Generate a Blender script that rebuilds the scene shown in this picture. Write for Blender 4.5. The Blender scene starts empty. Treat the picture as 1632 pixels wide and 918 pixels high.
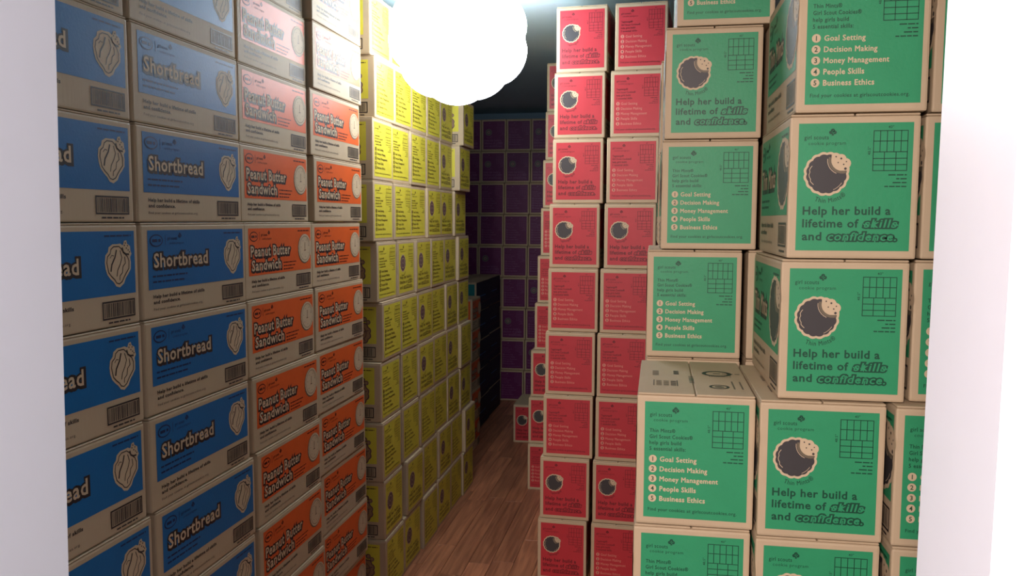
import bpy, bmesh, math, random
from mathutils import Vector, Matrix
random.seed(7)
scene = bpy.context.scene
C = scene.collection

# ------------------------------------------------------------------ camera
HC = 1.5                                  # lens height above the floor
FPX, PITCH, ROLL, YAW = 1299.53, 0.082773, 0.003270, 0.184194
fw = Vector((-math.sin(YAW)*math.cos(PITCH), math.cos(YAW)*math.cos(PITCH), -math.sin(PITCH)))
rt = Vector((math.cos(YAW), math.sin(YAW), 0)); up = rt.cross(fw)
rt, up = rt*math.cos(ROLL)+up*math.sin(ROLL), up*math.cos(ROLL)-rt*math.sin(ROLL)
cam_data = bpy.data.cameras.new('camera'); cam = bpy.data.objects.new('camera', cam_data); C.objects.link(cam)
cam.matrix_world = Matrix(((rt.x, up.x, -fw.x, 0), (rt.y, up.y, -fw.y, 0), (rt.z, up.z, -fw.z, HC), (0, 0, 0, 1)))
cam_data.sensor_width = 36.0; cam_data.lens = FPX/1632*36.0; cam_data.clip_start = 0.02
scene.camera = cam

# ------------------------------------------------------------------ world, lights, exposure
world = bpy.data.worlds.new('world'); scene.world = world; world.use_nodes = True
world.node_tree.nodes['Background'].inputs[0].default_value = (0.6, 0.65, 0.8, 1)
world.node_tree.nodes['Background'].inputs[1].default_value = 0.02
LAMP_STRENGTH = 14.5
HALL_POWER = 77.0
ld = bpy.data.lights.new('hall_ceiling_light', 'AREA'); ld.shape = 'DISK'; ld.size = 0.42
ld.energy = HALL_POWER; ld.color = (1.0, 0.84, 0.78)
lo = bpy.data.objects.new('hall_ceiling_light', ld); C.objects.link(lo)
lo.location = (-0.42, -1.15, 2.02)
lo.rotation_euler = (math.radians(62), 0, math.radians(-8))
wd_ = bpy.data.lights.new('hall_cool_fill', 'AREA'); wd_.shape = 'RECTANGLE'; wd_.size = .8; wd_.size_y = 1.1  # added cool fill to brighten the left jamb; the hall has no window
wd_.energy = 7.0; wd_.color = (0.78, 0.86, 1.0)
wo = bpy.data.objects.new('hall_cool_fill', wd_); C.objects.link(wo)
wo.location = (1.55, -0.75, 1.45); wo.rotation_euler = (math.radians(90), 0, math.radians(90))
vs = scene.view_settings
vs.view_transform = 'Standard'; vs.look = 'None'; vs.gamma = 1.0; vs.use_curve_mapping = False
vs.exposure = 0.0

# ------------------------------------------------------------------ materials
def lin(c):
    return tuple(((v/255)/12.92 if v/255 <= .04045 else ((v/255+.055)/1.055)**2.4) for v in c)
def new_mat(name):
    m = bpy.data.materials.new(name); m.use_nodes = True
    nt = m.node_tree; return m, nt, nt.nodes['Principled BSDF']
def card_mat(name, rgb, rough=.5, spec=.4, mottle=.10, scale=35, ribs=True):
    """paper surface: mottled colour and the faint vertical ribs of corrugated board"""
    m, nt, b = new_mat(name); L = nt.links
    tc = nt.nodes.new('ShaderNodeTexCoord')
    n = nt.nodes.new('ShaderNodeTexNoise'); n.inputs['Scale'].default_value = scale; n.inputs['Detail'].default_value = 5
    L.new(tc.outputs['Object'], n.inputs['Vector'])
    oi = nt.nodes.new('ShaderNodeObjectInfo')
    mx = nt.nodes.new('ShaderNodeMix'); mx.data_type = 'RGBA'
    c = lin(rgb)
    mx.inputs['A'].default_value = (*[v*(1-mottle) for v in c], 1)
    mx.inputs['B'].default_value = (*[min(1, v*(1+mottle)) for v in c], 1)
    L.new(n.outputs['Fac'], mx.inputs['Factor'])
    L.new(mx.outputs['Result'], b.inputs['Base Color'])
    b.inputs['Roughness'].default_value = rough; b.inputs['Specular IOR Level'].default_value = spec
    if ribs:
        w = nt.nodes.new('ShaderNodeTexNoise'); w.inputs['Scale'].default_value = 1.0; w.inputs['Detail'].default_value = 2
        mp = nt.nodes.new('ShaderNodeMapping'); mp.inputs['Scale'].default_value = (160, 160, 9)
        L.new(tc.outputs['Object'], mp.inputs['Vector']); L.new(mp.outputs['Vector'], w.inputs['Vector'])
        bp = nt.nodes.new('ShaderNodeBump'); bp.inputs['Strength'].default_value = .12; bp.inputs['Distance'].default_value = .002
        L.new(w.outputs['Fac'], bp.inputs['Height']); L.new(bp.outputs['Normal'], b.inputs['Normal'])
    return m
M = {}
M['kraft'] = card_mat('kraft_board', (182, 160, 130), .62, .35, .07, 14)
M['kraft_print'] = card_mat('kraft_unprinted', (194, 171, 140), .6, .35, .05, 14, False)
INK = {'blue': (4, 98, 154), 'orange': (216, 92, 36), 'yellow': (204, 192, 62), 'red': (180, 46, 54), 'purple': (96, 20, 80), 'green': (44, 138, 92)}
OVER = {'blue': (12, 40, 78), 'orange': (66, 26, 16), 'yellow': (84, 66, 30), 'red': (92, 20, 26), 'purple': (124, 70, 116), 'green': (16, 66, 46)}
for k in INK:
    M[k] = card_mat(k+'_ink', INK[k], .47, .38, .08, 22)
    M[k+'_over'] = card_mat(k+'_overprint', OVER[k], .5, .4, .03, 22, False)
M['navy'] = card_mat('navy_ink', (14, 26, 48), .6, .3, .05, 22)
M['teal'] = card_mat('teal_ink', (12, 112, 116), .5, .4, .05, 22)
M['black'] = card_mat('black_ink', (38, 32, 32), .5, .4, .03, 22, False)
M['cookie_dark'] = card_mat('chocolate_ink', (58, 54, 54), .5, .4, .04, 30, False)
M['cookie_shade'] = card_mat('chocolate_shade_ink', (104, 92, 74), .5, .4, .06, 60, False)
M['red_list'] = card_mat('red_list_tint', (206, 128, 112), .55, .35, .05, 14, False)
M['samoa'] = card_mat('caramel_ink', (96, 90, 84), .5, .4, .06, 60, False)
M['lemon_tan'] = card_mat('tan_ink', (150, 116, 84), .5, .4, .06, 60, False)
M['lemon_dark'] = card_mat('plum_ink', (96, 70, 74), .5, .4, .06, 60, False)

def plain_mat(name, rgb, rough=.6, spec=.3, bump=0.0, scale=60, var=.03):
    m, nt, b = new_mat(name); L = nt.links
    tc = nt.nodes.new('ShaderNodeTexCoord')
    n = nt.nodes.new('ShaderNodeTexNoise'); n.inputs['Scale'].default_value = scale; n.inputs['Detail'].default_value = 6
    L.new(tc.outputs['Object'], n.inputs['Vector'])
    mx = nt.nodes.new('ShaderNodeMix'); mx.data_type = 'RGBA'; c = lin(rgb)
    mx.inputs['A'].default_value = (*[v*(1-var) for v in c], 1); mx.inputs['B'].default_value = (*[min(1, v*(1+var)) for v in c], 1)
    L.new(n.outputs['Fac'], mx.inputs['Factor']); L.new(mx.outputs['Result'], b.inputs['Base Color'])
    b.inputs['Roughness'].default_value = rough; b.inputs['Specular IOR Level'].default_value = spec
    if bump:
        bp = nt.nodes.new('ShaderNodeBump'); bp.inputs['Strength'].default_value = bump; bp.inputs['Distance'].default_value = .003
        L.new(n.outputs['Fac'], bp.inputs['Height']); L.new(bp.outputs['Normal'], b.inputs['Normal'])
    return m
M['wall'] = plain_mat('room_wall_paint', (120, 142, 158), .8, .2, .1)
M['ceiling'] = plain_mat('grey_ceiling_paint', (188, 212, 224), .9, .05, .15, 90)
M['hall_wall'] = plain_mat('hall_wall_paint', (222, 226, 236), .8, .2)
M['trim'] = plain_mat('white_gloss_trim', (238, 238, 242), .38, .5, .04, 25, .01)
M['subfloor'] = plain_mat('subfloor', (40, 26, 20), .9, .1)
M['hall_floor'] = plain_mat('hall_carpet', (124, 122, 126), .8, .2)
M['metal'] = plain_mat('lamp_mount_enamel', (225, 225, 225), .4, .5)

def wood_mat():
    m, nt, b = new_mat('laminate_plank'); L = nt.links
    tc = nt.nodes.new('ShaderNodeTexCoord'); oi = nt.nodes.new('ShaderNodeObjectInfo')
    ad = nt.nodes.new('ShaderNodeVectorMath'); ad.operation = 'ADD'
    sc = nt.nodes.new('ShaderNodeVectorMath'); sc.operation = 'SCALE'; sc.inputs['Scale'].default_value = 1
    cx = nt.nodes.new('ShaderNodeCombineXYZ')
    mu = nt.nodes.new('ShaderNodeMath'); mu.operation = 'MULTIPLY'; mu.inputs[1].default_value = 37
    L.new(oi.outputs['Random'], mu.inputs[0]); L.new(mu.outputs[0], cx.inputs[0]); L.new(mu.outputs[0], cx.inputs[1])
    L.new(tc.outputs['Object'], ad.inputs[0]); L.new(cx.outputs[0], ad.inputs[1])
    mp = nt.nodes.new('ShaderNodeMapping'); mp.inputs['Scale'].default_value = (55, 3.2, 20)
    L.new(ad.outputs[0], mp.inputs['Vector'])
    n = nt.nodes.new('ShaderNodeTexNoise'); n.inputs['Scale'].default_value = 1; n.inputs['Detail'].default_value = 6; n.inputs['Distortion'].default_value = .6
    L.new(mp.outputs[0], n.inputs['Vector'])
    cr = nt.nodes.new('ShaderNodeValToRGB')
    cr.color_ramp.elements[0].color = (*lin((136, 82, 58)), 1); cr.color_ramp.elements[0].position = .3
    cr.color_ramp.elements[1].color = (*lin((196, 130, 94)), 1); cr.color_ramp.elements[1].position = .7
    L.new(n.outputs['Fac'], cr.inputs[0])
    hs = nt.nodes.new('ShaderNodeHueSaturation')
    mr = nt.nodes.new('ShaderNodeMapRange'); mr.inputs[3].default_value = .72; mr.inputs[4].default_value = 1.2
    L.new(oi.outputs['Random'], mr.inputs[0]); L.new(mr.outputs[0], hs.inputs['Value']); L.new(cr.outputs[0], hs.inputs['Color'])
    L.new(hs.outputs[0], b.inputs['Base Color']); b.inputs['Roughness'].default_value = .42
    return m
M['wood'] = wood_mat()

# ------------------------------------------------------------------ mesh helpers
def link(name, mesh, parent=None, loc=(0, 0, 0), rz=0.0):
    o = bpy.data.objects.new(name, mesh); C.objects.link(o)
    o.location = loc; o.rotation_euler = (0, 0, rz)
    if parent: o.parent = parent
    return o
def bm_box(bm, x0, x1, y0, y1, z0, z1):
    v = [bm.verts.new((x, y, z)) for z in (z0, z1) for y in (y0, y1) for x in (x0, x1)]
    for f in ((0, 2, 3, 1), (4, 5, 7, 6), (0, 1, 5, 4), (2, 6, 7, 3), (0, 4, 6, 2), (1, 3, 7, 5)):
        bm.faces.new([v[i] for i in f])
def box_mesh(name, dims, mat, bevel=0.0, seg=2, extra=()):
    bm = bmesh.new(); bm_box(bm, *dims)
    for e in extra: bm_box(bm, *e)
    if bevel: bmesh.ops.bevel(bm, geom=bm.edges[:], offset=bevel, segments=seg, affect='EDGES', profile=.6)
    me = bpy.data.meshes.new(name); bm.to_mesh(me); bm.free(); me.materials.append(mat); return me
def structure(name, dims, mat, bevel=0.0, extra=()):
    o = link(name, box_mesh(name, dims, mat, bevel, 2, extra)); o['kind'] = 'structure'; return o

# ------------------------------------------------------------------ the room shell
ZC, XL, XR, YB, YF0, YF1 = 2.42, -1.80, 1.20, 7.02, 0.55, 0.69
DX0, DX1, DTOP = -0.570, 0.209, 2.06            # door opening
sub = structure('floor', (XL-.1, XR+.1, YF0, YB+.1, -.06, -.012), M['subfloor'])
structure('floor_hall', (-1.7, 1.7, -2.6, YF0, -.06, 0), M['hall_floor'])
structure('ceiling', (XL-.1, XR+.1, YF0, YB+.1, ZC, ZC+.08), M['ceiling'])
structure('ceiling_hall', (-1.7, 1.7, -2.6, YF0, ZC, ZC+.08), M['hall_wall'])
structure('wall_left', (XL-.1, XL, YF1, YB, -.012, ZC), M['wall'])
structure('wall_right', (XR, XR+.1, YF1, YB, -.012, ZC), M['wall'])
structure('wall_back', (XL-.1, XR+.1, YB, YB+.1, -.012, ZC), M['wall'])
structure('wall_front', (XL-.1, DX0-.03, YF0, YF1, -.012, ZC), M['hall_wall'], 0,
          ((DX1+.03, XR+.1, YF0, YF1, -.012, ZC), (DX0-.03, DX1+.03, YF0, YF1, DTOP+.03, ZC)))
structure('wall_hall_left', (-1.7, -1.6, -2.6, YF0, 0, ZC), M['hall_wall'])
structure('wall_hall_right', (1.6, 1.7, -2.6, YF0, 0, ZC), M['hall_wall'])
structure('wall_hall_back', (-1.6, 1.6, -2.6, -2.5, 0, ZC), M['hall_wall'])
# door lining: the whole frame is a little out of plumb
def jamb(name, pieces, lean):
    bm = bmesh.new()
    for p in pieces: bm_box(bm, *p)
    bmesh.ops.bevel(bm, geom=bm.edges[:], offset=.002, segments=1, affect='EDGES')
    for v in bm.verts: v.co.x += lean*(v.co.z-HC)
    me = bpy.data.meshes.new(name); bm.to_mesh(me); bm.free(); me.materials.append(M['trim'])
    o = link(name, me); o['kind'] = 'structure'; return o
jamb('trim_1', [(DX0-.03, DX0, YF0-.004, YF1+.004, 0, DTOP), (DX0-.10, DX0-.012, YF0-.022, YF0-.0045, 0, DTOP+.07),
                (DX0-.105, DX0-.085, YF0-.028, YF0-.0225, 0, DTOP+.07)], .021)
jamb('trim_2', [(DX1, DX1+.03, YF0-.004, YF1+.004, 0, DTOP), (DX1+.012, DX1+.10, YF0-.022, YF0-.0045, 0, DTOP+.07),
                (DX1+.085, DX1+.105, YF0-.028, YF0-.0225, 0, DTOP+.07)], .0085)
jamb('trim_3', [(DX0, DX1, YF0-.004, YF1+.004, DTOP+.001, DTOP+.03), (DX0-.012, DX1+.012, YF0-.022, YF0-.0045, DTOP+.012, DTOP+.07)], 0)

# laminate planks, one by one, children of the floor
plank_meshes = {}
PW = .098
x = XL+PW/2; row = 0
while x < XR-PW/2+.02:
    y = YF1 - random.uniform(0, .55)
    while y < YB:
        ln = random.choice((.62, .80, .98))
        y0, y1 = max(y, YF1), min(y+ln, YB)
        L_ = round(y1-y0, 3)
        if L_ > .05:
            if L_ not in plank_meshes:
                plank_meshes[L_] = box_mesh('plank', (-PW/2+.0007, PW/2-.0007, -L_/2+.0007, L_/2-.0007, -.012, 0), M['wood'], .0009, 1)
            link('plank', plank_meshes[L_], sub, (x, (y0+y1)/2, 0))
        y += ln
    x += PW; row += 1

# ------------------------------------------------------------------ flat print builder
tcu = bpy.data.curves.new('tmp_text', 'FONT'); tob = bpy.data.objects.new('tmp_text', tcu); C.objects.link(tob)
tcu.fill_mode = 'FRONT'; tcu.resolution_u = 2; tcu.space_character = 1.08
TEXT_CACHE = {}
def text_geo(s, bold=0.0, shear=0.0, res=2):
    key = (s, bold, shear, res)
    if key not in TEXT_CACHE:
        tcu.body = s; tcu.offset = bold; tcu.shear = shear; tcu.size = 1.0; tcu.resolution_u = res
        bpy.context.view_layer.update()
        dg = bpy.context.evaluated_depsgraph_get()
        me = bpy.data.meshes.new_from_object(tob.evaluated_get(dg))
        vs_ = [(v.co.x, v.co.y) for v in me.vertices]; fs = [tuple(p.vertices) for p in me.polygons]
        bpy.data.meshes.remove(me)
        # neighbouring letters that touch get slightly different heights, so that no two faces coincide
        par = list(range(len(vs_)))
        def find(i):
            while par[i] != i: par[i] = par[par[i]]; i = par[i]
            return i
        for f in fs:
            for i in f[1:]: par[find(i)] = find(f[0])
        first = {}
        for i in range(len(vs_)):
            r_ = find(i); first[r_] = min(first.get(r_, 1e9), vs_[i][0])
        rank = {r_: k_ for k_, r_ in enumerate(sorted(first, key=first.get))}
        vs_ = [(p[0], p[1], (rank[find(i)] % 3)*3e-5 if bold > .05 else 0.0) for i, p in enumerate(vs_)]
        TEXT_CACHE[key] = (vs_, fs)
    return TEXT_CACHE[key]
CAPH = None
def cap():
    global CAPH
    if CAPH is None: CAPH = max(v[1] for v in text_geo('H')[0])
    return CAPH

class Flat:
    """collects flat shapes drawn on a face (u right, v up, metres); each shape has a material and a height above the board"""
    def __init__(s): s.v = []; s.f = []; s.mi = []; s.mats = []
    def m(s, mat):
        if mat not in s.mats: s.mats.append(mat)
        return s.mats.index(mat)
    def poly(s, pts, mat, lay):
        b = len(s.v); s.v += [(p[0], p[1], lay) for p in pts]; s.f.append(tuple(range(b, b+len(pts)))); s.mi.append(s.m(mat))
    def rect(s, u0, v0, u1, v1, mat, lay): s.poly([(u0, v0), (u1, v0), (u1, v1), (u0, v1)], mat, lay)
    def fan(s, c, pts, mat, lay):
        b = len(s.v); s.v.append((c[0], c[1], lay)); s.v += [(p[0], p[1], lay) for p in pts]; n = len(pts)
        for i in range(n): s.f.append((b, b+1+i, b+1+(i+1) % n)); s.mi.append(s.m(mat))
    def disc(s, u, v, r, mat, lay, n=16, ry=None): s.fan((u, v), [(u+r*math.cos(a), v+(ry or r)*math.sin(a)) for a in [2*math.pi*i/n for i in range(n)]], mat, lay)
    def scallop(s, u, v, r, amp, k, mat, lay, ph=0, n=72, sx=1):
        s.fan((u, v), [(u+sx*r*(1+amp*abs(math.sin(k*a/2+ph))-amp)*math.cos(a), v+r*(1+amp*abs(math.sin(k*a/2+ph))-amp)*math.sin(a)) for a in [2*math.pi*i/n for i in range(n)]], mat, lay)
    def stroke(s, pts, w, mat, lay, closed=False):
        P = [Vector(p) for p in pts]; n = len(P); a = []; b_ = []
        for i in range(n):
            p0 = P[(i-1) % n] if (closed or i) else P[i]; p1 = P[(i+1) % n] if (closed or i < n-1) else P[i]
            d = (p1-p0).normalized(); nr = Vector((-d.y, d.x))*w/2
            a.append(P[i]+nr); b_.append(P[i]-nr)
        for i in range(n if closed else n-1):
            j = (i+1) % n; s.poly([b_[i], b_[j], a[j], a[i]], mat, lay)
    def ring(s, u, v, r, w, mat, lay, n=28, ry=None):
        s.stroke([(u+r*math.cos(a), v+(ry or r)*math.sin(a)) for a in [2*math.pi*i/n for i in range(n)]], w, mat, lay, True)
    def frame(s, u0, v0, u1, v1, w, mat, lay):
        s.rect(u0, v0, u1, v0+w, mat, lay); s.rect(u0, v1-w, u1, v1, mat, lay); s.rect(u0, v0+w, u0+w, v1-w, mat, lay); s.rect(u1-w, v0+w, u1, v1-w, mat, lay)
    def text(s, t, u, v, capv, mat, lay, width=None, bold=0.0, shear=0.0, align='L', rot=0.0, grow=0.0, arc=None):
        """v is the baseline; width squeezes the line to that length; grow draws a fat outline copy"""
        copies = ((0, 0),)
        if not grow and bold > 0 and ('M' in t or 'g' in t):
            d = bold*.9; copies = ((0, 0), (-d, d*.5), (d, -d*.5), (-d, -d*.5), (d, d*.5)); bold = 0
        vs_, fs = text_geo(t, bold+grow, shear)
        base, _f = text_geo(t, bold, shear)
        bx0 = min(p[0] for p in base); bx1 = max(p[0] for p in base)
        ky = capv/cap(); kx = (width/(bx1-bx0)) if width else ky
        w = kx*(bx1-bx0); off = {'L': 0, 'R': -w, 'M': -w/2}[align]
        cr, sr = math.cos(rot), math.sin(rot)
        for q, (dx, dy) in enumerate(copies):
            b = len(s.v); ly = lay+3e-5*q
            for p in vs_:
                px, py = (p[0]+dx-bx0)*kx+off, (p[1]+dy)*ky
                if arc:
                    R, a0 = arc; a = a0+px/R; rr = R-py
                    s.v.append((u+rr*math.cos(a), v+rr*math.sin(a), ly+p[2])); continue
                s.v.append((u+px*cr-py*sr, v+px*sr+py*cr, ly+p[2]))
            for f in fs: s.f.append(tuple(b+i for i in f)); s.mi.append(s.m(mat))
    def micro(s, u, v, w, hgt, mat, lay, seed=0, dash=True):
        """a line of print too small to read: a row of word-sized bars"""
        r = random.Random(seed); x = u
        while x < u+w-.001:
            l = min(r.uniform(.9, 3.2)*hgt*1.2, u+w-x); s.rect(x, v, x+l, v+hgt*.62, mat, lay); x += l+hgt*.45
    def mesh(s, name):
        me = bpy.data.meshes.new(name); me.from_pydata(s.v, [], s.f)
        for m_ in s.mats: me.materials.append(m_)
        me.polygons.foreach_set('material_index', s.mi); me.update(); return me
L1, L2, L3, L4, L5 = .0004, .0007, .0010, .0013, .0016

def trefoil_mark(F, u, v, r, mat, lay, hole):
    F.disc(u, v+r*.42, r*.52, mat, lay, 12); F.disc(u-r*.5, v-r*.12, r*.5, mat, lay, 12); F.disc(u+r*.5, v-r*.12, r*.5, mat, lay, 12)
    F.poly([(u-r*.18, v-r*.3), (u-r*.3, v-r*.95), (u+r*.3, v-r*.95), (u+r*.18, v-r*.3)], mat, lay)
    F.stroke([(u-r*.45, v+r*.1), (u-r*.05, v-r*.05), (u+r*.1, v+r*.45)], r*.14, hole, lay+.0002)
    F.stroke([(u+r*.55, v+r*.05), (u+r*.1, v-r*.25), (u+r*.05, v-r*.6)], r*.12, hole, lay+.0002)

def bitten_cookie(F, u, v, R, body, small=False):
    kp, sh = M['kraft_print'], M['cookie_shade']
    F.scallop(u, v, R, .055, 16, kp, L2)
    for q, (a, d, r) in enumerate(((62, .80, .24), (47, .90, .23), (30, .93, .24), (16, .80, .22), (40, .74, .34))):
        F.disc(u+R*d*math.cos(math.radians(a)), v+R*d*math.sin(math.radians(a)), R*r, kp, L2+4e-5*(q+1), 14)
    # chocolate face: scalloped, with a bite taken out at the upper right
    bc, br = (Vector((u+R*.76, v+R*.66)), R*.42) if small else (Vector((u+R*.68, v+R*.62)), R*.49)
    pts = []
    for i in range(80):
        a = 2*math.pi*i/80; rr = R*.885*(1+.05*abs(math.sin(8*a))-.05)
        p = Vector((u+rr*math.cos(a), v+rr*math.sin(a))); d = p-bc
        if d.length < br:
            # slide the point along its ray back to the edge of the bite
            dirv = (p-Vector((u, v))).normalized(); lo_, hi = 0.0, rr
            for _ in range(24):
                mid = (lo_+hi)/2
                if (Vector((u, v))+dirv*mid-bc).length > br: lo_ = mid
                else: hi = mid
            p = Vector((u, v))+dirv*lo_
        pts.append((p.x, p.y))
    F.fan((u-R*.25, v-R*.25), pts, body, L3)
    arc = [(bc.x+(br+R*.06)*math.cos(t), bc.y+(br+R*.06)*math.sin(t)) for t in [math.radians(155+i*12) for i in range(12)]]
    arc = [p for p in arc if (Vector(p)-Vector((u, v))).length < R*.86]
    if len(arc) > 1:
        F.stroke(arc, R*.12, sh, L4)
        F.stroke([(bc.x+(br+R*.16)*math.cos(t), bc.y+(br+R*.16)*math.sin(t)) for t in [math.radians(175+i*12) for i in range(7)]], R*.025, kp, L4)
    for a, d, r in ((63, .86, .035), (48, .92, .045), (46, .70, .03), (30, .84, .035), (16, .84, .06), (33, 1.0, .03)):
        F.disc(u+R*d*math.cos(math.radians(a)), v+R*d*math.sin(math.radians(a)), R*r, body, L4, 8)
    wob = lambda t: 1+.03*math.sin(t*16)
    F.stroke([(u+R*.74*wob(t)*math.cos(t), v+R*.74*wob(t)*math.sin(t)) for t in [math.radians(150+i*8) for i in range(10)]], R*.028, kp, L4)
    F.stroke([(u+R*.78*math.cos(t), v+R*.78*math.sin(t)) for t in [math.radians(294+i*7) for i in range(6)]], R*.02, kp, L4)

def caramel_ring(F, u, v, R):
    F.scallop(u, v, R, .05, 14, M['purple_over'], L2); F.scallop(u, v, R*.92, .05, 14, M['samoa'], L3)
    F.disc(u, v, R*.3, M['kraft_print'], L4, 16); F.disc(u, v, R*.22, M['purple'], L5, 14)
    for k in range(9):
        a = k*.7; F.stroke([(u+R*.38*math.cos(a), v+R*.38*math.sin(a)), (u+R*.85*math.cos(a+.25), v+R*.85*math.sin(a+.25))], R*.05, M['purple_over'], L4)
def lemon_cookie(F, u, v, R):
    F.scallop(u, v, R, .08, 12, M['kraft_print'], L2); F.scallop(u, v, R*.9, .08, 12, M['lemon_dark'], L3)
    F.ring(u, v, R*.55, R*.06, M['kraft_print'], L4, 20)
    F.stroke([(u-R*.25, v+R*.15), (u, v-R*.1), (u+R*.25, v+R*.15)], R*.06, M['kraft_print'], L4)

def trefoil_cookie(F, u, v, R):
    kp, bk = M['kraft_print'], M['black']
    pts = [(-.98, .1), (-.92, .45), (-.72, .62), (-.66, .84), (-.38, .98), (-.05, .98), (.2, 1.0), (.42, .9), (.5, 1.12), (.68, 1.16), (.74, .98), (.96, .86), (.98, .62), (1.06, .46),
           (.94, .3), (.98, .05), (.96, -.3), (.74, -.56), (.56, -.72), (.4, -1.0), (.08, -1.18), (-.2, -1.1), (-.36, -.9), (-.6, -.72), (-.82, -.5), (-.94, -.2)]
    F.fan((u, v), [(u+R*a, v+R*b) for a, b in pts], kp, L2)
    inner = [(-.84, .08), (-.78, .38), (-.58, .52), (-.5, .74), (-.3, .86), (.1, .86), (.3, .72), (.5, .5), (.72, .34), (.84, .1), (.82, -.26), (.6, -.48), (.44, -.66), (.26, -.9), (.04, -1.0), (-.16, -.94), (-.3, -.76), (-.52, -.6), (-.72, -.4)]
    F.stroke([(u+R*a, v+R*b) for a, b in inner], R*.055, bk, L3, True)
    F.stroke([(u+R*a, v+R*b) for a, b in [(-.1, .7), (-.22, .35), (-.48, -.02), (-.56, -.36)]], R*.09, bk, L3)
    F.stroke([(u+R*a, v+R*b) for a, b in [(.16, .66), (.3, .3), (.16, -.02), (-.04, -.3), (-.12, -.62)]], R*.05, bk, L3)
    F.stroke([(u+R*a, v+R*b) for a, b in [(.5, .34), (.56, .02), (.36, -.14), (.3, -.46), (.1, -.6), (.08, -.82)]], R*.05, bk, L3)
    F.stroke([(u+R*a, v+R*b) for a, b in [(-.6, .3), (-.46, .44), (-.3, .4)]], R*.04, bk, L3)
    F.stroke([(u+R*a, v+R*b) for a, b in [(.34, .8), (.42, .56), (.62, .46), (.86, .44)]], R*.09, bk, L3)
    for a, b in ((.52, .9), (.66, .76), (.8, .66), (.6, 1.02), (.9, .56), (.76, .88)): F.disc(u+R*a, v+R*b, R*.045, bk, L3, 6)
def sandwich_cookie(F, u, v, R):
    kp, bk = M['kraft_print'], M['orange_over']
    F.scallop(u-R*.05, v-R*.04, R*1.04, .03, 20, M['cookie_shade'], L2)
    F.scallop(u, v, R, .03, 20, kp, L3)
    F.ring(u, v, R*.84, R*.035, M['cookie_shade'], L4)
    F.stroke([(u, v+R*.4), (u-R*.02, v-R*.1)], R*.05, bk, L4); F.stroke([(u-R*.14, v-R*.16), (u+R*.12, v-R*.14)], R*.05, bk, L4)
    for k in range(7):
        a = k*.9+.3; F.disc(u+R*.6*math.cos(a), v+R*.6*math.sin(a), R*.035, M['cookie_shade'], L4, 6)
    F.stroke([(u+R*.3, v+R*.7), (u+R*.55, v+R*.45), (u+R*.62, v+R*.1)], R*.03, M['cookie_shade'], L4)
def lemon_flower(F, u, v, R):
    dk, sh = M['lemon_dark'], M['lemon_tan']
    F.scallop(u-R*.1, v-R*.2, R, .10, 10, dk, L2); F.scallop(u-R*.1, v-R*.2, R*.9, .11, 10, sh, L3); F.ring(u-R*.1, v-R*.2, R*.55, R*.06, dk, L4, 20)
    for k in range(5):
        a = k*1.26+.3; F.stroke([(u-R*.1+R*.15*math.cos(a), v-R*.2+R*.15*math.sin(a)), (u-R*.1+R*.8*math.cos(a), v-R*.2+R*.8*math.sin(a))], R*.06, dk, L5)
    for q, (a, b, r) in enumerate(((.3, .95, .22), (.62, .72, .2), (-.04, 1.0, .18))): F.disc(u+R*a, v+R*b, R*r, dk, L2+4e-5*(q+1), 10); F.disc(u+R*a, v+R*b, R*r*.68, sh, L3, 8)

NAMES = {'green': 'Thin Mints', 'red': 'Tagalongs', 'purple': 'Samoas', 'yellow': 'Savannah Smiles', 'blue': 'Shortbread', 'orange': 'Peanut Butter'}

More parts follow.
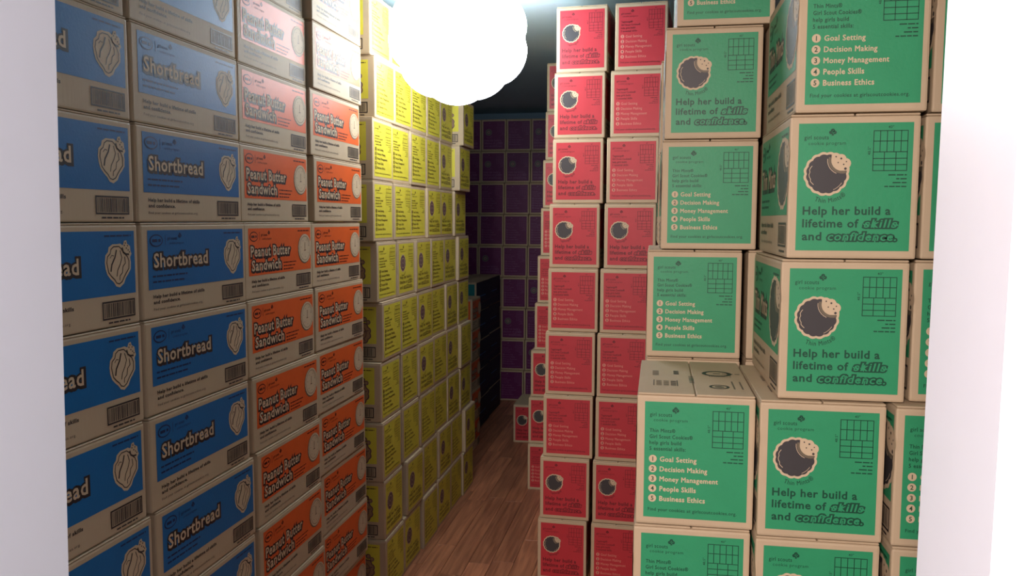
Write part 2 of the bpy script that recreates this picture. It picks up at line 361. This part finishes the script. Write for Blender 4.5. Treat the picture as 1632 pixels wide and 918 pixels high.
# ---- end panels ------------------------------------------------------------
def end_panel(kind, style, w, h):
    """returns {part name: mesh}; origin at the bottom centre of the face"""
    ov = M[kind+'_over']; kp = M['kraft_print']; out = {}
    u0, u1, v0, v1 = -w/2+.068*w, w/2-.055*w, .057*h, h-.048*h
    iw, ih = u1-u0, v1-v0
    U = lambda a: u0+a*iw
    V = lambda b: v1-b*ih
    F = Flat(); F.rect(u0, v0, u1, v1, M[kind], L1); out['end_panel'] = F.mesh('end_panel')
    F = Flat()
    F.text('girl scouts', U(.05), V(.125), .032*ih, ov, L2, .215*iw, .012)
    trefoil_mark(F, U(.30), V(.068), .034*iw, ov, L2, M[kind])
    F.text('cookie program', U(.088), V(.168), .026*ih, ov, L2, .33*iw)
    out['emblem'] = F.mesh('emblem'); F = Flat()
    if style == 'cookie':
        bold = .026
        F.text('Help her build a', U(.055), V(.715), .062*ih, ov, L2, .775*iw, bold)
        F.text('lifetime of', U(.055), V(.815), .062*ih, ov, L2, .50*iw, bold)
        F.text('and', U(.055), V(.918), .062*ih, ov, L2, .175*iw, bold)
        for t, a, b, wd in (('skills', .60, .815, .29), ('confidence.', .285, .918, .60)):
            F.text(t, U(a), V(b), .062*ih, ov, L2, wd*iw, bold, .18, grow=.115)
            F.text(t, U(a), V(b), .062*ih, M[kind], L3, wd*iw, bold-.012, .18)
        out['slogan'] = F.mesh('slogan')
    else:
        for i, t in enumerate((NAMES[kind]+'\u00ae', 'Girl Scout Cookies\u00ae', 'help girls build', '5 essential skills:')):
            F.text(t, U(.05), V(.262+.052*i), .031*ih, ov, L2, (.25, .42, .31, .355)[i]*iw, .02)
        out['heading'] = F.mesh('heading'); F = Flat()
        F.text('Find your cookies at girlscoutcookies.org.', U(.045), V(.945), .028*ih, ov, L2, .86*iw, .014)
        out['web_address'] = F.mesh('web_address')
    if style == 'list':
        F = Flat(); lc = {'yellow': ov, 'purple': ov, 'red': M['red_list']}.get(kind, kp)
        for i, t in enumerate(('Goal Setting', 'Decision Making', 'Money Management', 'People Skills', 'Business Ethics')):
            v = V(.492+.0855*i)
            F.disc(U(.085), v, .039*iw, lc, L2, 20)
            F.text(str(i+1), U(.085), v-.018*ih, .036*ih, M[kind+'_over'] if kind in ('green', 'red') else M[kind], L3, None, .02, align='M')
            F.text(t, U(.155), v-.021*ih, .042*ih, lc, L2, (.355, .46, .565, .355, .445)[i]*iw, .012 if kind == 'red' else .026)
        out['skill_list'] = F.mesh('skill_list')
    else:
        F = Flat(); cu, cv, R = U(.255), V(.395), .205*iw
        if kind == 'purple': caramel_ring(F, cu, cv, R*.8)
        elif kind == 'yellow': lemon_cookie(F, cu, cv, R*.9)
        else: bitten_cookie(F, cu, cv, R, M['cookie_dark'], kind == 'red')
        nm = NAMES[kind]+'\u00ae'
        F.text(nm, cu, cv, .036*ih, ov, L2, .30*iw, .012, arc=(R*1.30, math.radians(248)))
        out['cookie_picture'] = F.mesh('cookie_picture')
    F = Flat(); g0, g1, t0, t1 = U(.655), U(.955), V(.06), V(.375); lw = .0075*iw
    a1 = t0-(t0-t1)*.265; a2 = t0-(t0-t1)*.53; b1 = t0-(t0-t1)*.69; b2 = t0-(t0-t1)*.845
    F.frame(g0, t1, g1, t0, lw, ov, L2)
    for v in (a1, a2, b1, b2): F.rect(g0, v-lw/2, g1, v+lw/2, ov, L2)
    for i in range(1, 5): F.rect(g0+(g1-g0)*i/5-lw/2, a2, g0+(g1-g0)*i/5+lw/2, t0, ov, L2)
    for i in range(1, 3): F.rect(g0+(g1-g0)*i/3-lw/2, t1, g0+(g1-g0)*i/3+lw/2, a2, ov, L2)
    F.text('40"', (g0+g1)/2, V(.045), .02*ih, ov, L2, None, .01, align='M')
    F.text('48.5"', U(.635), (t0+t1)/2, .02*ih, ov, L2, None, .01, align='M', rot=math.pi/2)
    for i, l in enumerate((.16, .09, .12, .19)): F.micro(g1-l*iw, V(.41+.03*i), l*iw, .016*ih, ov, L2, i)
    out['stacking_diagram'] = F.mesh('stacking_diagram')
    return out

# ---- long side panels --------------------------------------------------------
def side_panel(kind, l, h):
    kp, bk = M['kraft_print'], M['black']; out = {}
    ov = M[kind+'_over']
    U = lambda a: -l/2+a*l
    V = lambda b: h*(1-b)
    ue = .925 if kind == 'yellow' else .975
    F = Flat(); F.rect(U(.05), V(.69), U(ue), V(.06), M[kind], L1); out['side_panel'] = F.mesh('side_panel')
    F = Flat()
    F.disc(U(.12), V(.17), .055*l, ov, L2, 18, .068*h); F.disc(U(.12), V(.17), .047*l, M[kind], L3, 18, .055*h)
    F.micro(U(.085), V(.185), .07*l, .05*h, ov, L4, 3)
    F.rect(U(.195), V(.22), U(.198), V(.11), ov, L2)
    F.text('girl scouts', U(.215), V(.165), .035*h, ov, L2, .085*l, .012); trefoil_mark(F, U(.325), V(.12), .032*h, ov, L2, M[kind])
    F.text('cookie program', U(.23), V(.215), .028*h, ov, L2, .13*l)
    out['emblem'] = F.mesh('emblem'); F = Flat()
    F.micro(U(ue-.215), V(.115), .19*l, .026*h, ov, L2, 5)
    out['fine_print'] = F.mesh('fine_print'); F = Flat()
    def name_line(t, a, b, wd, c):
        F.text(t, U(a)+.004*l, V(b)-.006*h, c*h, bk, L2, wd*l, .02, grow=.125); F.text(t, U(a), V(b), c*h, kp, L3, wd*l, .02)
    if kind == 'blue':
        name_line('Shortbread', .095, .455, .49, .145)
        F.micro(U(.085), V(.56), .30*l, .03*h, ov, L2, 8); F.micro(U(.085), V(.62), .27*l, .03*h, ov, L2, 9)
    elif kind == 'orange':
        name_line('Peanut Butter', .075, .435, .56, .135); name_line('Sandwich', .085, .625, .41, .135)
        F.micro(U(.53), V(.56), .20*l, .024*h, ov, L2, 8); F.micro(U(.53), V(.61), .18*l, .024*h, ov, L2, 9); F.micro(U(.53), V(.655), .15*l, .024*h, ov, L2, 10)
    elif kind == 'green':
        name_line('Thin Mints', .085, .47, .50, .15)
        F.micro(U(.085), V(.58), .30*l, .03*h, ov, L2, 8); F.micro(U(.085), V(.63), .27*l, .03*h, ov, L2, 9)
    if F.f: out['product_name'] = F.mesh('product_name'); F = Flat()
    F.text('Help her build a lifetime of skills', U(.085), V(.785), .036*h, bk, L2, .46*l, .03)
    F.text('and confidence.', U(.085), V(.845), .036*h, bk, L2, .23*l, .03)
    F.text('Find your cookies at girlscoutcookies.org.', U(.085), V(.915), .026*h, bk, L2, .44*l)
    out['slogan'] = F.mesh('slogan')
    F = Flat()
    if kind == 'blue': trefoil_cookie(F, U(.85), V(.385), .20*h)
    elif kind == 'orange': sandwich_cookie(F, U(.875), V(.37), .215*h)
    elif kind == 'yellow': lemon_flower(F, U(.745), V(.47), .205*h)
    else: bitten_cookie(F, U(.83), V(.385), .27*h if kind == 'green' else .22*h, M['cookie_dark'])
    out['cookie_picture'] = F.mesh('cookie_picture')
    F = Flat(); r = random.Random(4)
    a0, a1, b0, b1 = U(ue-.245), U(ue-.01), V(.925), V(.745); fwid = .016*h
    F.frame(a0, b0, a1, b1, fwid, bk, L2)
    xx = a0+fwid*1.6
    while xx < a1-fwid*2.4:
        t = r.choice((.0012, .002, .0032)); F.rect(xx, b0+fwid*1.4, xx+t, b1-fwid*1.4, bk, L2); xx += t+r.choice((.001, .0018, .0026))
    F.micro(U(ue-.205), V(.965), .16*l, .026*h, bk, L2, 12)
    out['barcode'] = F.mesh('barcode')
    return out

def top_print(w, l):
    F = Flat(); bk = M['black']; g = M['cookie_shade']
    F.ring(w*.22, -l*.28, .016, .005, bk, L1, 22); F.disc(w*.22, -l*.28, .009, g, L1, 10)
    F.ring(w*.24, l*.10, .025, .008, bk, L1, 24); F.micro(w*.205, l*.095, .05*w/.2, .008, bk, L1, 3)
    F.frame(w*.16, l*.0, w*.36, l*.05, .0012, g, L1); F.micro(w*.18, l*.018, .03, .008, g, L1, 6)
    for i in range(2): F.rect(w*(.34+.07*i), -l*.33, w*(.345+.07*i)+.002, -l*.12, g, L1)
    fr = Flat()
    fr.rect(-w*.36, -l*.30, -w*.352, -l*.14, bk, L1); fr.rect(-w*.15, -l*.30, -w*.142, -l*.14, bk, L1)
    for i in range(3):
        for j in range(6): fr.rect(-w*(.335-.065*i), -l*(.29-.024*j), -w*(.335-.065*i)+.010, -l*(.29-.024*j)+.004, g if i < 2 else bk, L1)
    for j in range(5): fr.rect(-w*.37, l*(.0+.03*j), -w*.37+.012, l*(.018+.03*j), g, L1)
    for j in range(4): fr.rect(-w*.17, l*(.04+.03*j), -w*.17+.010, l*(.06+.03*j), bk, L1)
    for j in range(6): fr.rect(-w*.035, -l*(.20-.035*j), -w*.035+.009, -l*(.18-.035*j), M['green_over'] if j in (2, 3) else g, L1)
    return F.mesh('stamp_print'), fr.mesh('stamp_print')

# ------------------------------------------------------------------ carton kinds
GAP = .0016
class Kind: pass
def make_kind(col, w, l, h, ends=True, sides=True):
    k = Kind(); k.col, k.w, k.l, k.h = col, w, l, h
    bh = h-GAP-.0042
    bm = bmesh.new(); bm_box(bm, -w/2, w/2, -l/2, l/2, 0, bh)
    bmesh.ops.bevel(bm, geom=bm.edges[:], offset=.0042, segments=2, affect='EDGES', profile=.6)
    k.body = bpy.data.meshes.new('body'); bm.to_mesh(k.body); bm.free(); k.body.materials.append(M['kraft'])
    k.flap = [box_mesh('top_flap', (a, b, -l/2+.0012, l/2-.0012, bh+.0002, bh+.0038), M['kraft'], .0012, 1) for a, b in ((-w/2+.0012, -.0012), (.0012, w/2-.0012))]
    k.top = bh+.0038
    k.end = {s: end_panel(col, s, w, bh) for s in ('cookie', 'list')} if ends else {}
    k.side = side_panel(col, l, bh) if sides else None
    k.used = False
    return k
K = {'blue': make_kind('blue', .215, .437, .2134, False), 'orange': make_kind('orange', .215, .425, .2134, False),
     'yellow': make_kind('yellow', .232, .345, .2362), 'red': make_kind('red', .205, .345, .2616),
     'purple': make_kind('purple', .2035, .345, .2583, True, False), 'green': make_kind('green', .2035, .345, .2397)}

def plain_end(col, w, h, frac):
    F = Flat(); F.rect(-w/2+.06*w, h*(1-frac), w/2-.06*w, h*.945, M[col], L1); return {'end_panel': F.mesh('end_panel')}
K['blue'].end = {'plain': plain_end('blue', .215, .208, .52)}
K['orange_far'] = make_kind('orange', .215, .24, .2, False, True); K['orange_far'].end = {'plain': plain_end('orange', .215, .195, .93)}

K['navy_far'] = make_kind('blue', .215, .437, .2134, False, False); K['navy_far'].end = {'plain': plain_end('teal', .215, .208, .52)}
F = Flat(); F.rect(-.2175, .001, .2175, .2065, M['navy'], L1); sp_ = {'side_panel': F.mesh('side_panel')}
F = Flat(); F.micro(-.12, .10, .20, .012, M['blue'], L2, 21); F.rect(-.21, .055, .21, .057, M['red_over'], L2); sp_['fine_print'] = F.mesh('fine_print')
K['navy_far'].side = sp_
GREEN_TOP = top_print(.2055, .345)
def facing(o, face, k):
    """turns a flat print (u right, v up) onto a face of the carton"""
    if face == 'F': o.matrix_local = Matrix(((1, 0, 0, 0), (0, 0, -1, -k.l/2), (0, 1, 0, 0), (0, 0, 0, 1)))
    elif face == 'R': o.matrix_local = Matrix(((0, 0, 1, k.w/2), (1, 0, 0, 0), (0, 1, 0, 0), (0, 0, 0, 1)))
    elif face == 'L': o.matrix_local = Matrix(((0, 0, -1, -k.w/2), (-1, 0, 0, 0), (0, 1, 0, 0), (0, 0, 0, 1)))
PART_LABEL = {'cookie_picture': 'printed cookie picture', 'barcode': 'framed black barcode', 'skill_list': 'numbered list in bare board colour'}
def carton(kind, name, x, y, z, rz, faces, style, label, group, stamp=False):
    """x, y = centre of the base"""
    k = K[kind]
    root = bpy.data.objects.new(name, None); C.objects.link(root); root.empty_display_size = .05
    root.location = (x, y, z); root.rotation_euler = (0, 0, rz)
    root['label'] = label; root['category'] = 'carton'; root['group'] = group
    link('body', k.body, root)
    fl = [link('top_flap', f, root) for f in k.flap]
    if stamp:
        for f, me in zip(reversed(fl), GREEN_TOP): link('stamp_print', me, f, (0, 0, k.top))
    for fc in faces:
        src = k.end.get(style) if fc == 'F' else k.side
        if not src: continue
        items = list(src.items()); pn, pm = items[0]
        p = bpy.data.objects.new(pn, pm); C.objects.link(p); p.parent = root; facing(p, fc, k)
        for n_, me in items[1:]:
            if n_ == 'barcode':
                b = bpy.data.objects.new(n_, me); C.objects.link(b); b.parent = root; facing(b, fc, k); b['label'] = PART_LABEL[n_]
            else:
                s_ = link(n_, me, p)
                if n_ in PART_LABEL: s_['label'] = PART_LABEL[n_]
    return root

ORD = ['top', 'second', 'third', 'fourth', 'fifth', 'sixth', 'seventh', 'eighth', 'ninth', 'tenth', 'eleventh']
def down(n): return 'topmost' if n == 0 else ORD[n]+' from top'
def jit(a): return random.uniform(-a, a)

# ------------------------------------------------------------------ LEFT WALL: blue and orange cartons, long side towards the aisle
# each list: rows counted from the floor -> near end along the wall (metres into the room)
HB = K['blue'].h
def wall_stack(kind, k0, k1, xface, ynear, what, where, group, near_is_far=False):
    k = K[kind]
    for r in range(k1, k0-1, -1):
        y0 = ynear(r)
        carton(kind, kind+'_carton', xface(r)-k.w/2, y0+k.l/2, r*k.h, math.radians(jit(.35)), 'RF' if kind == 'blue' else 'R', 'none',
               '%s, %s, %s' % (what, down(k1-r), where), group)
far1 = {8: 1.569, 7: 1.566, 6: 1.570, 5: 1.567, 4: 1.561, 3: 1.570}
near2 = {8: 1.575, 7: 1.574, 6: 1.579, 5: 1.576, 4: 1.571, 3: 1.583}
o1n = {9: 2.045, 8: 2.035, 7: 2.024, 6: 2.033, 5: 2.032, 4: 2.041, 3: 2.046}
o2n = {10: 2.478, 9: 2.482, 8: 2.466, 7: 2.480, 6: 2.464, 5: 2.482, 4: 2.489, 3: 2.503, 2: 2.520}
wall_stack('blue', 0, 9, lambda r: -1.081-.017*(r+.5)*HB, lambda r: far1.get(r, 1.566)-.442, 'blue carton', 'blue stack cut off by the white door frame', 'blue cartons on the left')
wall_stack('blue', 0, 9, lambda r: -1.081-.017*(r+.5)*HB, lambda r: near2.get(r, 1.576), 'blue carton', 'blue stack touching the orange cartons', 'blue cartons on the left')
wall_stack('orange', 0, 10, lambda r: -1.081-.023*(r+.5)*HB, lambda r: o1n.get(r, 2.040), 'orange carton', 'orange stack touching the blue cartons', 'orange cartons on the left')
wall_stack('orange', 0, 10, lambda r: -1.126+.009*(r+.5)*HB+jit(.004), lambda r: o2n.get(r, 2.520), 'orange carton', 'orange stack touching the yellow cartons', 'orange cartons on the left')

# ------------------------------------------------------------------ YELLOW cartons, narrow end towards the aisle
HY = K['yellow'].h; WY = K['yellow'].w
yst = {9: 'LLLLL', 8: 'LLLLCC', 7: 'LLLLCC', 6: 'LLLCCC', 5: 'LCCLCC', 4: 'LLCLCC', 3: 'LLCLCL', 2: 'LLLLCC', 1: 'CCLCLC', 0: 'LCLCLC'}
yed = {9: [2.99, 3.225, 3.461, 3.697, 3.935], 8: [3.0, 3.234, 3.470, 3.708, 3.945, 4.19], 7: [2.964, 3.198, 3.434, 3.672, 3.908, 4.15],
       6: [2.959, 3.194, 3.431, 3.667, 3.904, 4.143], 5: [2.987, 3.223, 3.459, 3.708, 3.948, 4.182], 4: [3.010, 3.245, 3.480, 3.720, 3.956, 4.192],
       3: [2.989, 3.244, 3.480, 3.724, 3.958, 4.192], 2: [2.983, 3.245, 3.492, 3.728, 3.962, 4.197], 1: [2.989, 3.262, 3.516, 3.775, 4.010, 4.245], 0: [2.985, 3.226, 3.480, 3.742, 3.98, 4.22]}
xo = random.Random(3)
COLW = ['yellow column touching the orange cartons']+[o_+' yellow column from the orange cartons' for o_ in ('second', 'third', 'fourth', 'fifth')]+['yellow column deepest in the room']
for r in range(9, -1, -1):
    for c, st in enumerate(yst[r]):
        xf = -1.057-.0203*(r+.5)*HY+xo.uniform(-.006, .006)
        if c == 5 and r == 8: xf += .055
        if c == 5 and r == 7: xf += .042
        if c == 2 and r == 5: xf += .006
        if c == 5 and r < 7: xf += .012
        style = 'list' if st == 'L' else 'cookie'
        top = 9 if c < 5 else 8
        lab = 'yellow carton with %s end, %s, %s' % ({'list': 'list', 'cookie': 'cookie'}[style], down(top-r), COLW[c])
        carton('yellow', 'yellow_carton', xf-K['yellow'].l/2, yed[r][c]+WY/2, r*HY, math.pi/2+math.radians(xo.uniform(-.5, .5)), 'FL' if (c == 0 or (c == 5 and r >= 7)) else 'F', style, lab, 'yellow cartons along the aisle')

# ------------------------------------------------------------------ far left: a low orange stack and a low blue stack behind the yellow cartons
for r in range(4, -1, -1):
    carton('orange_far', 'orange_carton', -1.198-.1075+jit(.004), 5.031+.12, r*.2, math.radians(jit(.6)), 'FR', 'plain',
           'orange carton, %s, low stack behind the yellow cartons' % down(4-r), 'orange cartons behind the yellow ones')
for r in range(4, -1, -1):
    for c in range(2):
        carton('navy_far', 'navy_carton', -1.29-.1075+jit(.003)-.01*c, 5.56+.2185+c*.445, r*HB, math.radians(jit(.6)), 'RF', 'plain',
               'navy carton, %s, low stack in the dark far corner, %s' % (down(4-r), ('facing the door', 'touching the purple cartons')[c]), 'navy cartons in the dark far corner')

# ------------------------------------------------------------------ PURPLE cartons across the far end
HP = K['purple'].h
pst = ['CCLLLLCLL', 'CCLLCLLLL', 'LCLLLLCLL', 'CCLLLCLCL']
PC = ['purple column behind the yellow cartons', 'second purple column past the yellow cartons', 'third purple column past the yellow cartons', 'purple column beside the red cartons']
for c in range(4):
    for r in range(8, -1, -1):
        z = r*HP; st = 'list' if pst[c][8-r] == 'L' else 'cookie'
        carton('purple', 'purple_carton', -1.752+.207*c+.0244*(z+HP/2)+K['purple'].w/2+jit(.0012), 6.597+.0105*z+K['purple'].l/2+jit(.004), z, math.radians(.3+jit(.2)), 'F', st,
               'purple carton with %s end, %s, %s' % (('list', 'cookie')[st == 'cookie'], down(8-r), PC[c]), 'purple cartons at the far end')

# ------------------------------------------------------------------ RED cartons
HR = K['red'].h; WR = K['red'].w; LR = K['red'].l
def front_stack(kind, rows, xleft, yfront, yaw, styles, top, what, where, group, faces='F', stamp=()):
    k = K[kind]
    for r in rows:
        a = math.radians(yaw(r) if callable(yaw) else yaw)+math.radians(jit(.3))
        cx, cy = xleft(r)+k.w/2*math.cos(a)-k.l/2*math.sin(a)*1, yfront(r)+k.w/2*math.sin(a)+k.l/2*math.cos(a)
        st = 'list' if styles[top-r] == 'L' else 'cookie'
        carton(kind, kind+'_carton', cx, cy, r*k.h, a, faces, st, '%s carton with %s end, %s, %s' % (what, ('list', 'cookie')[st == 'cookie'], down(top-r), where), group, r in stamp)
rx1 = [-.499, -.491, -.480, -.474, -.465, -.462, -.451, -.447, -.441]
rx2 = [-.275, -.271, -.263, -.260, -.251, -.238, -.232, -.220, -.206]
rx3 = [-.728, -.726, -.716, -.697, -.684, -.669, -.660, -.649, -.644]
front_stack('red', range(8, -1, -1), lambda r: rx1[r], lambda r: 3.282+.0055*r, lambda r: -2.6-.25*(r-4), 'CCCCLLLCC', 8, 'red', 'front red stack beside the aisle', 'red cartons in front', 'FLR')
front_stack('red', range(8, -1, -1), lambda r: rx2[r], lambda r: 3.268+.0055*r, lambda r: -2.4-.25*(r-4), 'LLLCLLLCL', 8, 'red', 'front red stack beside the green cartons', 'red cartons in front', 'FR')
front_stack('red', range(8, -1, -1), lambda r: rx3[r], lambda r: 4.40+.010*r, 0.0, 'CCCLLLCCL', 8, 'red', 'rear red stack behind the front one', 'red cartons behind', 'FL')
carton('red', 'red_carton', -.983+WR/2, 5.341+LR/2, 0, 0.0, 'FL', 'cookie', 'single red carton standing alone on the floor deep in the aisle', 'red cartons behind')

# ------------------------------------------------------------------ GREEN cartons
HG = K['green'].h
gA = {4: -.042, 3: -.045, 2: -.043, 1: -.040, 0: -.044}
gAu = {8: .018, 7: -.004, 6: -.008, 5: -.036, 4: -.035, 3: -.03, 2: -.034, 1: -.03, 0: -.033}
gB = {8: .212, 7: .209, 6: .202, 5: .195, 4: .166, 3: .165, 2: .166, 1: .168, 0: .165}
gC = {8: .428, 7: .424, 6: .416, 5: .409, 4: .382, 3: .384, 2: .382, 1: .384, 0: .382}
yB = {8: 1.427, 7: 1.428, 6: 1.431, 5: 1.433, 4: 1.424, 3: 1.425}
front_stack('green', range(4, -1, -1), lambda r: gA[r], lambda r: 1.443, .8, 'LLLCL', 4, 'green', 'low green stack in front', 'green cartons', 'FL', (4,))
front_stack('green', range(8, -1, -1), lambda r: gAu[r], lambda r: 1.832 if r != 5 else 1.828, .95, 'LCLLLCLCL', 8, 'green', 'green stack standing behind the low one', 'green cartons', 'FL', (5,))
front_stack('green', range(7, -1, -1), lambda r: gB[r], lambda r: yB.get(r, 1.425), 1.1, 'LCCCCLCL', 7, 'green', 'tall green stack in front', 'green cartons', 'FL', (4,))
front_stack('green', range(7, -1, -1), lambda r: gC[r], lambda r: 1.45 if r > 4 else 1.42, 1.0, 'LLLLLLLL', 7, 'green', 'green stack beside the white door frame', 'green cartons', 'FL')
front_stack('green', range(7, -1, -1), lambda r: .212 if r > 5 else .180, lambda r: 1.836, .9, 'LLLCLCLL', 7, 'green', 'green stack hidden behind the tall one', 'green cartons', 'F')
front_stack('green', range(7, -1, -1), lambda r: -.018+.002*(r % 2), lambda r: 2.20, .8, 'CLLCLCLL', 7, 'green', 'rearmost green stack', 'green cartons', 'FL')

# ------------------------------------------------------------------ ceiling lamp: lobed white glass globe
lamp = bpy.data.objects.new('ceiling_lamp', None); C.objects.link(lamp); lamp.location = (-.783, 3.08, ZC)
lamp['label'] = 'glowing white lobed globe lamp on the ceiling above the aisle'; lamp['category'] = 'lamp'
bm = bmesh.new(); bmesh.ops.create_icosphere(bm, subdivisions=5, radius=1.0)
lr = random.Random(11); lobes = []
N = 22; off = 1.9
for i in range(N):
    z = 1-2*(i+.5)/N; a = off+i*2.39996; s = math.sqrt(1-z*z); lobes.append((Vector((s*math.cos(a), s*math.sin(a), z)), lr.uniform(.85, 1.15)))
for v in bm.verts:
    n = v.co.normalized(); best = max((n.dot(l)-.0*(w_-1)) for l, w_ in lobes)
    ang = math.acos(min(1, best)); bump = math.sqrt(max(0, 1-(ang/.47)**2))
    r = .86+.15*bump
    v.co = Vector((n.x*r*.268, n.y*r*.268, n.z*r*.248))
    if v.co.z > .212: v.co.z = .212
for f in bm.faces: f.smooth = True
me = bpy.data.meshes.new('globe_shade'); bm.to_mesh(me); bm.free()
gm, nt, b = new_mat('lit_opal_glass')
b.inputs['Base Color'].default_value = (.95, .95, .95, 1); b.inputs['Roughness'].default_value = .35
b.inputs['Emission Color'].default_value = (.86, .93, 1.0, 1); b.inputs['Emission Strength'].default_value = LAMP_STRENGTH
me.materials.append(gm)
sh = link('globe_shade', me, lamp, (0, 0, -.230))
bm = bmesh.new(); bmesh.ops.create_cone(bm, cap_ends=True, segments=40, radius1=.12, radius2=.135, depth=.017)
bmesh.ops.bevel(bm, geom=bm.edges[:], offset=.002, segments=1, affect='EDGES')
me = bpy.data.meshes.new('mount_plate'); bm.to_mesh(me); bm.free(); me.materials.append(M['metal'])
link('mount_plate', me, lamp, (0, 0, -.009))

bpy.data.objects.remove(tob); bpy.data.curves.remove(tcu)
